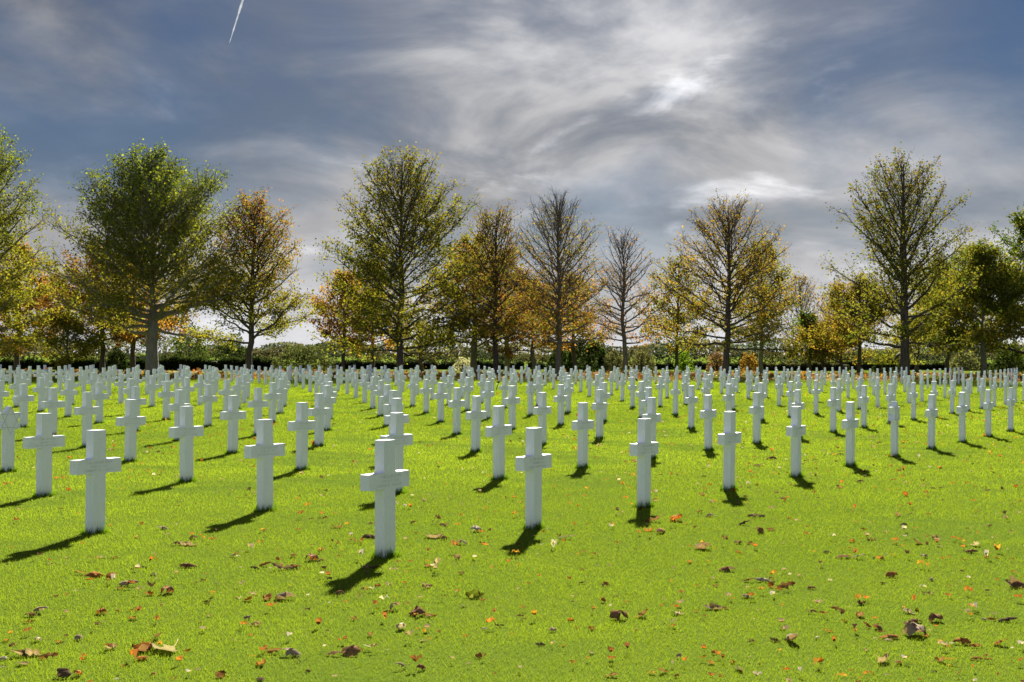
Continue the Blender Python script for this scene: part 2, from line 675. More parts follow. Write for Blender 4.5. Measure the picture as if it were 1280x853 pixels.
# taller tufts the mower leaves round the foot of each near stone
def tufts():
    V, C = [], []
    for (d, i, j, x, y, th, u) in graves[:110]:
        n = int(420 * min(1, 14 / d))
        t = rng.random(n) * 2 * math.pi
        a, b = W / 2 + 0.012, T / 2 + 0.012
        s = 1.0 / np.maximum(np.abs(np.cos(t)) / a, np.abs(np.sin(t)) / b) + np.abs(rng.normal(0, 0.022, n))
        lx, ly = s * np.cos(t), s * np.sin(t)
        ca, sa = math.cos(th + math.pi / 2), math.sin(th + math.pi / 2)
        px, py = x + lx * ca - ly * sa, y + lx * sa + ly * ca
        h = 0.03 + 0.075 * rng.random(n) ** 1.7
        w = 0.0026 * max(1, d / 9)
        az = rng.random(n) * math.pi
        la = rng.random(n) * 2 * math.pi
        le = h * 0.5 * rng.random(n)
        v = np.zeros((n, 3, 3))
        v[:, 0] = np.c_[px - np.cos(az) * w, py - np.sin(az) * w, np.full(n, -0.003)]
        v[:, 1] = np.c_[px + np.cos(az) * w, py + np.sin(az) * w, np.full(n, -0.003)]
        v[:, 2] = np.c_[px + np.cos(la) * le, py + np.sin(la) * le, h]
        V.append(v.reshape(-1, 3))
        c = np.array([0.08, 0.18, 0.008]) + rng.random(n)[:, None] * np.array([0.06, 0.06, 0.004])
        C.append(np.repeat(c, 3, 0))
    V, C = np.concatenate(V), np.concatenate(C)
    return np_mesh('grass_tufts', V, np.arange(len(V)).reshape(-1, 3), 3, C)


tf = link('grass_tufts', tufts(), None, GRASS)
tag(tf, 'taller uncut grass round the feet of the headstones', 'grass', None, 'stuff')


# ------------------------------------------------------------------ trees
class Wood:
    def __init__(self):
        self.V, self.F, self.n = [], [], 0

    def tube(self, pts, rad, ns):
        pts = np.asarray(pts, float)
        rad = np.asarray(rad, float)
        d = np.gradient(pts, axis=0)
        d /= np.linalg.norm(d, axis=1)[:, None] + 1e-9
        ref = np.array([0.0, 0.0, 1.0]) if abs(d[:, 2]).mean() < 0.8 else np.array([1.0, 0.0, 0.0])
        a = np.cross(d, ref)
        a /= np.linalg.norm(a, axis=1)[:, None] + 1e-9
        b = np.cross(d, a)
        t = np.arange(ns) * 2 * math.pi / ns
        ring = pts[:, None] + rad[:, None, None] * (a[:, None] * np.cos(t)[None, :, None] + b[:, None] * np.sin(t)[None, :, None])
        m_ = len(pts)
        i = np.arange(m_ - 1)[:, None] * ns + np.arange(ns)[None]
        i2 = np.arange(m_ - 1)[:, None] * ns + (np.arange(ns)[None] + 1) % ns
        f = np.stack([i, i2, i2 + ns, i + ns], -1).reshape(-1, 4) + self.n
        self.V.append(ring.reshape(-1, 3))
        self.F.append(f)
        self.n += m_ * ns

    def sticks(self, a, b, r0, r1):
        """many straight three-sided twigs at once"""
        n = len(a)
        d = b - a
        d /= np.linalg.norm(d, axis=1)[:, None] + 1e-9
        ref = np.where(np.abs(d[:, 2:3]) < 0.8, np.array([[0, 0, 1.0]]), np.array([[1.0, 0, 0]]))
        p = np.cross(d, ref)
        p /= np.linalg.norm(p, axis=1)[:, None] + 1e-9
        q = np.cross(d, p)
        v = np.zeros((n, 6, 3))
        for k in range(3):
            t = k * 2 * math.pi / 3
            o = p * math.cos(t) + q * math.sin(t)
            v[:, k] = a + o * r0
            v[:, k + 3] = b + o * r1
        base = (np.arange(n) * 6)[:, None]
        f = np.concatenate([base + np.array([[k, (k + 1) % 3, (k + 1) % 3 + 3, k + 3]]) for k in range(3)], 0) + self.n
        self.V.append(v.reshape(-1, 3))
        self.F.append(f)
        self.n += n * 6

    def mesh(self, name):
        return np_mesh(name, np.concatenate(self.V), np.concatenate(self.F), 4, None, True)


def leaf_cards(pos, size, col, r_):
    n = len(pos)
    a = r_.normal(size=(n, 3))
    a[:, 2] *= 0.7
    a /= np.linalg.norm(a, axis=1)[:, None]
    b = np.cross(a, r_.normal(size=(n, 3)))
    b /= np.linalg.norm(b, axis=1)[:, None] + 1e-9
    l = (size * (0.6 + 0.8 * r_.random(n)))[:, None]
    v = np.zeros((n, 4, 3))
    v[:, 0] = pos - a * l * 0.55
    v[:, 1] = pos + b * l * 0.42 - a * l * 0.05
    v[:, 2] = pos + a * l * 0.55
    v[:, 3] = pos - b * l * 0.42 + a * l * 0.06
    return v.reshape(-1, 3), np.arange(n * 4).reshape(n, 4), np.repeat(col, 4, 0)


def env_round(u):
    if u > 0.32:
        return max(0.05, 1 - ((u - 0.32) / 0.68) ** 1.8) ** 0.72
    return 0.88 + 0.12 * math.sqrt(max(0, 1 - ((0.32 - u) / 0.32) ** 2))


def env_oval(u):
    return max(0.05, (1 - u) ** 0.60 * (0.94 + 0.75 * u)) if u > 0.02 else 0.92


def env_cone(u):
    return max(0.06, (1 - u) ** 0.85 * 0.92 + 0.10 * math.sin(u * 9))


def env_vase(u):
    return 0.35 + 0.75 * math.sin(min(1, u * 0.9 + 0.12) * math.pi) ** 0.8


ENV = {'round': env_round, 'oval': env_oval, 'cone': env_cone, 'vase': env_vase}


FULL = 2.0
FRONT = 'front line of autumn trees behind the graves'


def make_tree(name, label, cat, px, d, top, base, half, tw, shape='oval', bark=BARK_DARK, leaves=9000, leaf=0.20,
              top_col=(0.06, 0.10, 0.015), low_col=(0.13, 0.13, 0.015), alt_col=None, alt=0.15, thin_top=0.0, prim=44,
              twigs=True, seed=1, droop=0.0, up=62.0, group='autumn trees behind the graves', off=0.0, spread=0.22, fork=None,
              skew=0.0):
    """px: trunk pixel, d: distance in m; top, base: crown top and bottom rows; half: crown half-width px; tw: trunk width px"""
    r_ = np.random.default_rng(seed)
    s = d / FPX
    leaves = int(leaves * FULL)
    leaf *= 0.80
    half *= 1.10
    X, zt = size_at(px, top + 9, d)
    _, zb = size_at(px, base + (13 if group == FRONT else 19), d)
    Rm = half * s
    r0 = tw * s / 2
    root = empty(name, (X, d, 0.0))
    tag(root, label, cat, group)
    w = Wood()
    # trunk
    nt = 16
    tz = np.linspace(-0.1, zt * 0.965, nt)
    wob = np.cumsum(r_.normal(0, 0.045, (nt, 2)), 0) * s * 14
    wob[0:3] = 0
    tp = np.c_[wob[:, 0] + skew * (tz / zt) ** 2 * Rm, wob[:, 1], tz]
    tt = np.clip(tz / zt, 0, 1)
    tr = r0 * (1 - tt) ** 0.85 + 0.015
    if fork:
        tr = np.where(tt > fork, tr * 0.62, tr)
    tr[0] *= 1.45
    tr[1] *= 1.08
    tzf = np.concatenate([[-0.1, 0.18, 0.6], tz[1:]]) if tz[1] > 0.7 else tz
    trf = np.interp(tzf, tz, tr)
    if len(tzf) > nt:
        trf[:3] = r0 * np.array([1.5, 1.22, 1.06])
    tpf = np.c_[np.interp(tzf, tz, tp[:, 0]), np.interp(tzf, tz, tp[:, 1]), tzf]
    w.tube(tpf, trf, 10)
    br = Wood()
    env = ENV[shape]
    tw_a, tw_b, tw_tint, sec_n = [], [], [], 0
    gold = 2.39996
    lob = r_.uniform(0.92, 1.07, 9)
    ph = r_.random() * 6.28
    zlow = zb + droop * Rm
    for k in range(prim):
        f = ((k + 0.5) / prim) ** 0.9
        z0 = zlow + (zt * 0.95 - zlow) * f * 0.92
        z0 = max(z0, zb * 0.9)
        az = k * gold + ph + r_.normal(0, 0.25)
        al = R(2 - 12 * droop + (up + 2) * f ** 0.80 + r_.normal(0, 9))
        px0 = np.interp(z0, tz, tp[:, 0])
        py0 = np.interp(z0, tz, tp[:, 1])
        L = 0.4
        lobe = np.interp((az % 6.2832) / 6.2832 * 9, np.arange(10), np.r_[lob, lob[0]]) * r_.uniform(0.88, 1.05)
        while L < 3 * Rm:
            zz_ = z0 + L * math.sin(al) + 0.12 * L * L / max(Rm, 1)
            uu = (zz_ - zb) / (zt - zb)
            if uu > 0.985 or L * math.cos(al) > env(max(0, uu)) * Rm * lobe:
                break
            L += 0.2
        npt = 7
        q = np.linspace(0, 1, npt)
        dirv = np.array([math.cos(az) * math.cos(al), math.sin(az) * math.cos(al), math.sin(al)])
        pts = np.array([px0, py0, z0]) + q[:, None] * L * dirv
        pts[:, 2] += 0.12 * L * L / max(Rm, 1) * q ** 2
        pts[1:] += np.cumsum(r_.normal(0, 0.070 * L / 3, (npt - 1, 3)), 0)
        rb = min(0.46 * np.interp(z0, tz, tr), 0.030 * L + 0.02) * (1 if not fork or r_.random() < 0.8 else 1.35) * r_.uniform(0.6, 1.0)
        rad = rb * (1 - q) ** 0.8 + 0.012
        w.tube(pts, rad, 6 if rb > 0.06 else 5)
        ns = max(4, int(L * 2.3))
        tint = r_.random()
        for m_ in range(ns):
            sq = 0.18 + 0.82 * (m_ + r_.random()) / ns
            p0 = np.array([np.interp(sq, q, pts[:, c_]) for c_ in range(3)])
            sd = 1 if m_ % 2 else -1
            da = az + sd * R(r_.uniform(28, 70))
            dl = al * 0.7 + R(r_.uniform(-14, 30))
            l2 = (0.30 * L * (1.15 - 0.75 * sq) + 0.35) * r_.uniform(0.7, 1.25)
            dv = np.array([math.cos(da) * math.cos(dl), math.sin(da) * math.cos(dl), math.sin(dl)])
            qq = np.linspace(0, 1, 4)
            sp = p0 + qq[:, None] * l2 * dv
            sp[:, 2] += 0.08 * l2 * qq ** 2
            sp[1:] += r_.normal(0, 0.05 * l2, (3, 3))
            if twigs:
                br.tube(sp, np.array([0.030, 0.022, 0.015, 0.009]) * min(1.3, 0.5 + 0.25 * l2), 3)
            nt3 = max(3, int(l2 * 3.4))
            tq = r_.uniform(0.15, 1.0, nt3)
            a3 = np.stack([np.interp(tq, qq, sp[:, c_]) for c_ in range(3)], 1)
            dv3 = dv + r_.normal(0, 0.65, (nt3, 3)) + np.array([0, 0, 0.25])
            dv3 /= np.linalg.norm(dv3, axis=1)[:, None]
            b3 = a3 + dv3 * (r_.uniform(0.35, 0.95, nt3) * min(1.0, 0.45 + 0.3 * l2))[:, None]
            tw_a.append(a3)
            tw_b.append(b3)
            tw_tint.append(np.full(nt3, tint))
    A, B, TI = np.concatenate(tw_a), np.concatenate(tw_b), np.concatenate(tw_tint)
    if twigs:
        br.sticks(A, B, 0.010, 0.005)
    trunk = link('trunk', w.mesh('trunk'), root, bark)
    if twigs:
        link('branches', br.mesh('branches'), trunk, bark)['kind'] = 'stuff'
    # leaves along the twigs
    un = np.clip((B[:, 2] - zb) / (zt - zb), 0, 1)
    wgt = np.clip(1 - thin_top * un ** 0.75, 0.02, 1) * (1.3 - 0.5 * un) * (0.35 + 1.3 * TI)
    # bare patches and dense clumps
    cl_ = np.sin(B[:, 0] * 1.9 + seed) * np.sin(B[:, 1] * 1.7 + 2.1 * seed) * np.sin(B[:, 2] * 1.6 + 0.7 * seed)
    wgt *= np.clip(0.75 + 0.9 * cl_, 0.1, 1.7)
    pick = r_.choice(len(A), leaves, p=wgt / wgt.sum())
    t = r_.uniform(0.15, 1.12, leaves)[:, None] ** 0.8
    pos = A[pick] + (B[pick] - A[pick]) * t + r_.normal(0, spread, (leaves, 3))
    pos[:, 2] = np.maximum(pos[:, 2], zb * 0.55)
    u = np.clip((pos[:, 2] - zb) / (zt - zb), 0, 1)[:, None]
    mixf = np.clip(u * 1.25 - 0.12 + r_.normal(0, 0.20, (leaves, 1)) + 0.45 * (TI[pick][:, None] - 0.5), 0, 1)
    c = (1 - mixf) * np.array(low_col) + mixf * np.array(top_col)
    if alt_col is not None:
        sel = (r_.random(leaves) < alt * (0.3 + 1.4 * TI[pick]))
        c[sel] = np.array(alt_col)
    c *= r_.uniform(0.65, 1.35, (leaves, 1))
    v, f, cc = leaf_cards(pos, np.full(leaves, leaf), c, r_)
    link('crown', np_mesh('crown', v, f, 4, cc), root, LEAF)
    return root


GREEN, DKGREEN, OLIVE = (0.075, 0.110, 0.018), (0.045, 0.078, 0.018), (0.150, 0.150, 0.024)
YELLOW, GOLD, RUST, ORANGE, BROWN = (0.22, 0.185, 0.026), (0.26, 0.165, 0.028), (0.22, 0.110, 0.035), (0.31, 0.150, 0.040), (0.155, 0.098, 0.042)
LIME = (0.19, 0.215, 0.026)
DF = 127.0
BACK = 'second line of trees behind the front line'
# ---- front line, left to right
make_tree('plane_tree', 'tall green tree cut by the left edge of the picture', 'tree', -34, DF, 150, 430, 96, 13, 'oval', BARK_PALE,
          19000, 0.20, GREEN, YELLOW, LIME, 0.25, seed=11, group=FRONT, prim=66)
make_tree('plane_tree', 'broad green and yellow tree with pale thick forked trunk, left of centre', 'tree', 190, DF - 2, 184, 400, 126, 15.5, 'round',
          BARK_PALE, 27000, 0.20, GREEN, YELLOW, LIME, 0.22, prim=120, seed=12, group=FRONT, fork=0.26, up=66)
make_tree('pin_oak', 'rust topped oak with yellow-green skirt beside the broad pale-trunked tree', 'tree', 311, DF + 2, 240, 418, 68, 8.0, 'oval', BARK_DARK,
          9800, 0.19, (0.24, 0.115, 0.040), LIME, OLIVE, 0.30, thin_top=0.35, prim=64, seed=13, group=FRONT)
make_tree('pin_oak', 'tallest green-gold oak with straight dark trunk left of the middle', 'tree', 500, DF, 183, 432, 100, 8.6, 'oval', BARK_DARK,
          15500, 0.20, (0.17, 0.145, 0.024), (0.20, 0.19, 0.022), GREEN, 0.25, thin_top=0.45, prim=84, seed=14, group=FRONT)
make_tree('pin_oak', 'narrow brown-leaved oak in the middle of the tree line', 'tree', 620, DF + 3, 252, 422, 56, 7.0, 'oval', BARK_DARK,
          5200, 0.18, BROWN, RUST, OLIVE, 0.35, thin_top=0.45, prim=60, seed=15, group=FRONT)
make_tree('pin_oak', 'oak with bare twiggy top and orange level lower limbs', 'tree', 698, DF, 236, 420, 66, 7.2, 'oval', BARK_GREY,
          4400, 0.17, (0.20, 0.15, 0.06), ORANGE, OLIVE, 0.40, thin_top=0.985, prim=84, seed=16, group=FRONT, up=70)
make_tree('pin_oak', 'smallest, nearly bare oak right of the middle', 'tree', 782, DF + 2, 281, 418, 46, 6.2, 'oval', BARK_GREY,
          1000, 0.16, (0.20, 0.14, 0.08), ORANGE, RUST, 0.3, thin_top=0.85, prim=58, seed=17, group=FRONT)
make_tree('pin_oak', 'airy golden-brown oak between bare oak and tall right-hand oak', 'tree', 908, DF, 241, 424, 88, 8.2, 'oval', BARK_DARK,
          6400, 0.18, (0.20, 0.14, 0.032), OLIVE, GOLD, 0.25, thin_top=0.65, prim=70, seed=18, group=FRONT)
make_tree('pin_oak', 'olive oak with paler slim trunk just right of the airy golden oak', 'tree', 951, DF + 14, 300, 415, 46, 5.6, 'oval', BARK_GREEN,
          5200, 0.20, OLIVE, GREEN, YELLOW, 0.2, prim=40, seed=19, group=BACK)
make_tree('pin_oak', 'tall dark oak with thick trunk on the right', 'tree', 1131, DF - 4, 188, 428, 86, 12.0, 'oval', BARK_DARK,
          8600, 0.20, (0.13, 0.105, 0.022), OLIVE, GREEN, 0.25, thin_top=0.40, prim=60, seed=20, group=FRONT, up=66)
make_tree('spreading_tree', 'low spreading yellow-green tree with pale stem near the right edge', 'tree', 1230, DF + 4, 302, 425, 92, 7.0, 'round', BARK_GREEN,
          16500, 0.21, OLIVE, YELLOW, GREEN, 0.35, prim=36, seed=21, group=FRONT, fork=0.2)
make_tree('green_tree', 'dark green leafy tree at the right edge of the picture', 'tree', 1296, DF + 9, 258, 435, 96, 10.0, 'round', BARK_DARK,
          17000, 0.23, DKGREEN, GREEN, OLIVE, 0.25, prim=36, seed=22, group=FRONT)
# ---- second line
make_tree('oak_tree', 'golden tree with dark slim trunk behind the left edge tree', 'tree', 21, 150, 300, 420, 66, 6.6, 'round', BARK_DARK,
          9000, 0.24, OLIVE, GOLD, ORANGE, 0.25, seed=31, group=BACK, twigs=False, prim=32)
make_tree('oak_tree', 'rust-orange tree with dark trunk left of the broad green tree', 'tree', 128, 146, 305, 412, 84, 6.4, 'round', BARK_DARK,
          10500, 0.23, RUST, ORANGE, BROWN, 0.3, seed=32, group=BACK, twigs=False, prim=34)
make_tree('oak_tree', 'orange tree whose dark trunk stands just left of the pale trunk', 'tree', 166, 150, 320, 415, 62, 6.4, 'round', BARK_DARK,
          6500, 0.23, OLIVE, GOLD, ORANGE, 0.3, seed=33, group=BACK, twigs=False, prim=30)
make_tree('small_spreading_tree', 'low wide-limbed yellowish tree before the hedge at left', 'tree', 82, 142, 392, 436, 46, 5.6, 'round', BARK_GREEN,
          3600, 0.20, LIME, YELLOW, OLIVE, 0.3, seed=34, group=BACK, prim=22, fork=0.3)
make_tree('small_spreading_tree', 'low orange tree left of the tallest green-gold oak', 'tree', 429, 144, 338, 420, 40, 4.8, 'round', BARK_DARK,
          4200, 0.21, GOLD, ORANGE, RUST, 0.3, seed=35, group=BACK, prim=28)
make_tree('oak_tree', 'orange tree with slim dark trunk beside the tallest oak', 'tree', 466, 150, 325, 420, 42, 5.0, 'round', BARK_DARK,
          4600, 0.22, OLIVE, ORANGE, GOLD, 0.3, seed=36, group=BACK, twigs=False, prim=28)
make_tree('small_spreading_tree', 'small dark bare-limbed tree right of the tallest oak', 'tree', 527, 148, 392, 438, 34, 6.0, 'vase', BARK_DARK,
          500, 0.20, OLIVE, YELLOW, GREEN, 0.3, seed=37, group=BACK, prim=26, fork=0.25, up=70)
make_tree('oak_tree', 'yellow-green tree with pale greenish thick trunk left of the brown oak', 'tree', 592, 142, 292, 418, 60, 8.6, 'round', BARK_GREEN,
          9500, 0.23, OLIVE, LIME, GOLD, 0.25, seed=38, group=BACK, twigs=False, prim=34)
make_tree('oak_tree', 'yellow tree with pale greenish trunk right of the brown oak', 'tree', 634, 150, 318, 415, 46, 7.0, 'round', BARK_GREEN,
          5000, 0.22, BROWN, GOLD, OLIVE, 0.3, seed=39, group=BACK, twigs=False, prim=28)
make_tree('small_spreading_tree', 'low golden tree with greenish forked stem left of the bare-topped oak', 'tree', 668, 140, 348, 425, 46, 6.4, 'round', BARK_GREEN,
          5200, 0.20, GOLD, YELLOW, ORANGE, 0.35, seed=40, group=BACK, prim=28, fork=0.3)
make_tree('oak_tree', 'orange tree with dark trunk just right of the bare-topped oak', 'tree', 719, 146, 340, 418, 46, 5.6, 'round', BARK_DARK,
          4200, 0.20, BROWN, ORANGE, YELLOW, 0.3, seed=41, group=BACK, prim=30)
make_tree('oak_tree', 'green and yellow tree filling the gap left of the airy golden oak', 'tree', 846, 150, 318, 428, 56, 4.4, 'round', BARK_DARK,
          4200, 0.22, OLIVE, GREEN, GOLD, 0.3, seed=42, group=BACK, prim=30)
make_tree('bare_tree', 'far bare pinkish twiggy tree left of the tall right-hand oak', 'tree', 1004, 210, 340, 432, 34, 4.0, 'vase', BARK_GREEN,
          700, 0.28, (0.2, 0.15, 0.1), (0.2, 0.15, 0.1), None, seed=43, group=BACK, prim=44, up=74)
make_tree('bare_tree', 'far bare twiggy tree directly left of the tall right-hand oak', 'tree', 1048, 205, 350, 432, 36, 4.0, 'vase', BARK_GREEN,
          1500, 0.28, (0.2, 0.13, 0.08), (0.2, 0.14, 0.07), None, seed=44, group=BACK, prim=44, up=74)
make_tree('green_tree', 'small dark green tree, first of four stems left of the tall right-hand oak', 'tree', 1012, 160, 388, 434, 26, 4.4, 'oval', BARK_DARK,
          2600, 0.22, DKGREEN, OLIVE, BROWN, 0.2, seed=45, group=BACK, twigs=False, prim=22)
make_tree('small_spreading_tree', 'dark many-limbed tree, second of four stems left of the right-hand oak', 'tree', 1030, 158, 402, 438, 30, 4.6, 'vase', BARK_DARK,
          1800, 0.22, BROWN, DKGREEN, OLIVE, 0.3, seed=46, group=BACK, prim=24, fork=0.3, up=66)
make_tree('small_spreading_tree', 'dark many-limbed tree, third of four stems left of the right-hand oak', 'tree', 1054, 156, 398, 438, 34, 4.8, 'vase', BARK_DARK,
          2000, 0.22, BROWN, OLIVE, GOLD, 0.3, seed=47, group=BACK, prim=24, fork=0.3, up=66)
make_tree('oak_tree', 'golden-brown tree, last of four stems left of the right-hand oak', 'tree', 1074, 146, 345, 420, 62, 5.0, 'round', BARK_DARK,
          8500, 0.20, (0.15, 0.12, 0.03), GOLD, OLIVE, 0.35, seed=48, group=BACK, prim=32)
make_tree('small_spreading_tree', 'small fork-stemmed yellowish tree right of the tall dark oak', 'tree', 1146, 160, 398, 430, 40, 4.6, 'vase', BARK_DARK,
          3200, 0.20, YELLOW, (0.2, 0.19, 0.08), OLIVE, 0.3, seed=49, group=BACK, prim=26, fork=0.3)
make_tree('oak_tree', 'yellow-green tree filling the gap right of the tall dark oak', 'tree', 1184, 150, 322, 428, 64, 5.0, 'round', BARK_DARK,
          7500, 0.22, OLIVE, YELLOW, GREEN, 0.3, seed=50, group=BACK, twigs=False, prim=32)


# ------------------------------------------------------------------ hedges and shrubs
def shrub(name, label, cat, px, d, top, half, depth=None, n=2600, leaf=0.16, col=DKGREEN, col2=GREEN, seed=1, group='shrubs under the trees',
          flat=1.0):
    r_ = np.random.default_rng(seed)
    X, zt = size_at(px, top, d)
    Rx = half * d / FPX
    Ry = depth or Rx * 0.8
    root = empty(name, (X, d, 0))
    tag(root, label, cat, group)
    w = Wood()
    ends = []
    for k in range(26):
        az = r_.random() * 6.283
        el = R(r_.uniform(15, 85))
        rad = r_.uniform(0.55, 0.95)
        e = np.array([math.cos(az) * math.cos(el) * Rx * rad, math.sin(az) * math.cos(el) * Ry * rad, math.sin(el) * zt * rad])
        mid = e * 0.5 + np.array([0, 0, 0.06 * zt]) + r_.normal(0, 0.06, 3) * zt
        w.tube([(0.1 * e[0], 0.1 * e[1], -0.05), mid, e], [0.035, 0.02, 0.008], 4)
        ends.append(e)
    link('stem', w.mesh('stem'), root, BARK_DARK)
    dv = r_.normal(size=(n, 3))
    dv /= np.linalg.norm(dv, axis=1)[:, None]
    dv[:, 2] = np.abs(dv[:, 2])
    lump = 1 + 0.13 * np.sin(dv[:, 0] * 7 + seed) * np.sin(dv[:, 2] * 6 + 2 * seed) + 0.09 * np.sin(dv[:, 0] * 15 + dv[:, 1] * 11 + seed)
    rad = (0.55 + 0.45 * r_.random(n) ** 0.4) * lump
    pos = dv * rad[:, None] * np.array([Rx, Ry, zt * flat])
    pos[:, 2] = np.clip(pos[:, 2], 0.05, zt)
    t = np.clip(r_.normal(0.5, 0.3, (n, 1)), 0, 1)
    c = ((1 - t) * np.array(col) + t * np.array(col2)) * r_.uniform(0.7, 1.3, (n, 1))
    v, f, cc = leaf_cards(pos, np.full(n, leaf), c, r_)
    link('foliage', np_mesh('foliage', v, f, 4, cc), root, LEAF)
    return root


def hedge(label, x0, x1, d, top, col, col2, seed, n, leaf=0.17, thick=1.6):
    r_ = np.random.default_rng(seed)
    X0, z0 = size_at(x0, top, d)
    X1, z1 = size_at(x1, top, d)
    root = empty('hedge', ((X0 + X1) / 2, d, 0))
    tag(root, label, 'hedge', 'dark hedges behind the graves')
    L = X1 - X0
    z = (z0 + z1) / 2
    # twiggy core that stops the eye
    bm = bmesh.new()
    nseg = max(6, int(L / 1.2))
    prof = [(-0.30, 0.0), (-0.32, 0.45), (-0.22, 0.70), (0, 0.78), (0.22, 0.70), (0.32, 0.45), (0.30, 0.0)]
    rings = []
    for k in range(nseg + 1):
        xx = -L / 2 + L * k / nseg
        rings.append([bm.verts.new((xx, a * thick * r_.uniform(0.85, 1.05), b * z * r_.uniform(0.86, 0.99))) for a, b in prof])
    for k in range(nseg):
        for q in range(len(prof) - 1):
            bm.faces.new((rings[k][q], rings[k][q + 1], rings[k + 1][q + 1], rings[k + 1][q]))
    link('core', finish(bm, 'core', 0), root, HEDGE)
    pos = np.c_[(r_.random(n) - 0.5) * L, np.zeros(n), np.zeros(n)]
    t = r_.random(n) * math.pi
    lump = 0.97 + 0.12 * np.sin(pos[:, 0] * 0.9 + seed) + 0.08 * np.sin(pos[:, 0] * 2.3) + 0.06 * np.sin(pos[:, 0] * 5.1)
    pos[:, 1] = np.cos(t) * thick * 0.5 * r_.uniform(0.85, 1.08, n)
    pos[:, 2] = np.abs(np.sin(t)) ** 0.5 * z * lump * r_.uniform(0.72, 1.06, n) * (0.15 + 0.85 * r_.random(n) ** 0.3)
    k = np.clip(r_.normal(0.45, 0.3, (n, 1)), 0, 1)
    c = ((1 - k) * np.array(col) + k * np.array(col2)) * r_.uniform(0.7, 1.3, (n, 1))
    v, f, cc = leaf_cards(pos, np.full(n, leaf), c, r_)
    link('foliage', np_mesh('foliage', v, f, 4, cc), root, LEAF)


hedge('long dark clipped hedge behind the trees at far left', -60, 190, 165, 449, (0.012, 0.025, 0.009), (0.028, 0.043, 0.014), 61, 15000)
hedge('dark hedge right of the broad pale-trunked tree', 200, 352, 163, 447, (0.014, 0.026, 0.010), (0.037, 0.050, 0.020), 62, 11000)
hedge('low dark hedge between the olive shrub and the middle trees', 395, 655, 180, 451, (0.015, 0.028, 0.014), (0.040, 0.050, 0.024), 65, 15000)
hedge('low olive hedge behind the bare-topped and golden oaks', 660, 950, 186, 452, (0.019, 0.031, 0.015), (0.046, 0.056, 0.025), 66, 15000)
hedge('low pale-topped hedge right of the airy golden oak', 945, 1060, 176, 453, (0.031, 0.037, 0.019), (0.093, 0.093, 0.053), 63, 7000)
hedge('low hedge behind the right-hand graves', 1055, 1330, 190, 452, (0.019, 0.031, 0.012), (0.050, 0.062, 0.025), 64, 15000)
SH = [('round olive shrub left of the tallest green-gold oak', 380, 158, 431, 36, (0.05, 0.07, 0.03), (0.10, 0.11, 0.05), 3600, 0.17),
      ('dark evergreen bush behind the bare-topped oak', 735, 152, 418, 30, (0.016, 0.034, 0.014), (0.04, 0.06, 0.02), 3600, 0.2),
      ('small dark bush left of the bare-topped oak', 700, 156, 428, 18, (0.02, 0.04, 0.016), (0.05, 0.07, 0.02), 1600, 0.18),
      ('rounded grey-olive shrub left of the nearly bare oak', 768, 150, 438, 16, (0.08, 0.09, 0.045), (0.14, 0.14, 0.08), 1700, 0.14),
      ('rounded grey-olive shrub right of the nearly bare oak', 803, 150, 437, 17, (0.08, 0.09, 0.045), (0.14, 0.14, 0.08), 1700, 0.14),
      ('reddish-brown shrub left of the airy golden oak trunk', 896, 165, 440, 13, (0.14, 0.09, 0.06), (0.20, 0.12, 0.07), 1100, 0.16),
      ('small orange shrub between the golden oak and its slim neighbour', 936, 160, 441, 11, (0.2, 0.12, 0.03), (0.26, 0.15, 0.03), 1000, 0.16),
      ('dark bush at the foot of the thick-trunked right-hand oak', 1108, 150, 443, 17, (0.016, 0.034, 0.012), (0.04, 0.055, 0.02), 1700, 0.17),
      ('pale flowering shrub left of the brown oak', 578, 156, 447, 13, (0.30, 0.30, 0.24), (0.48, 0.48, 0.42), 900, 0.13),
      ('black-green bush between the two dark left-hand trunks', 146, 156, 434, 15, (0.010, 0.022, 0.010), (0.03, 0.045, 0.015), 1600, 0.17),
      ('green bush behind the broad pale trunk on its right', 238, 172, 405, 26, (0.03, 0.06, 0.02), (0.09, 0.12, 0.03), 2400, 0.2),
      ('dark shrub behind the rust topped oak trunk', 290, 170, 418, 26, (0.02, 0.04, 0.016), (0.06, 0.08, 0.03), 2200, 0.2),
      ('pale olive shrub at far right beyond the graves', 1206, 185, 440, 18, (0.09, 0.11, 0.05), (0.17, 0.17, 0.09), 1500, 0.2),
      ('dark shrub beneath the right edge tree', 1262, 160, 438, 24, (0.02, 0.035, 0.012), (0.05, 0.07, 0.02), 1700, 0.2)]
for q, (lab, px, d, top, half, c1, c2, n, lf) in enumerate(SH):
    shrub('shrub', lab, 'shrub', px, d, top, half, None, n, lf, c1, c2, 80 + q)
# a small bright cone-shaped tree
make_tree('small_conical_tree', 'small bright green cone-shaped tree left of the airy golden oak', 'tree', 855, 165, 436, 453, 8, 1.6, 'cone', BARK_DARK,
          900, 0.16, (0.12, 0.20, 0.02), (0.10, 0.17, 0.02), None, seed=51, group=BACK, twigs=False, prim=14)


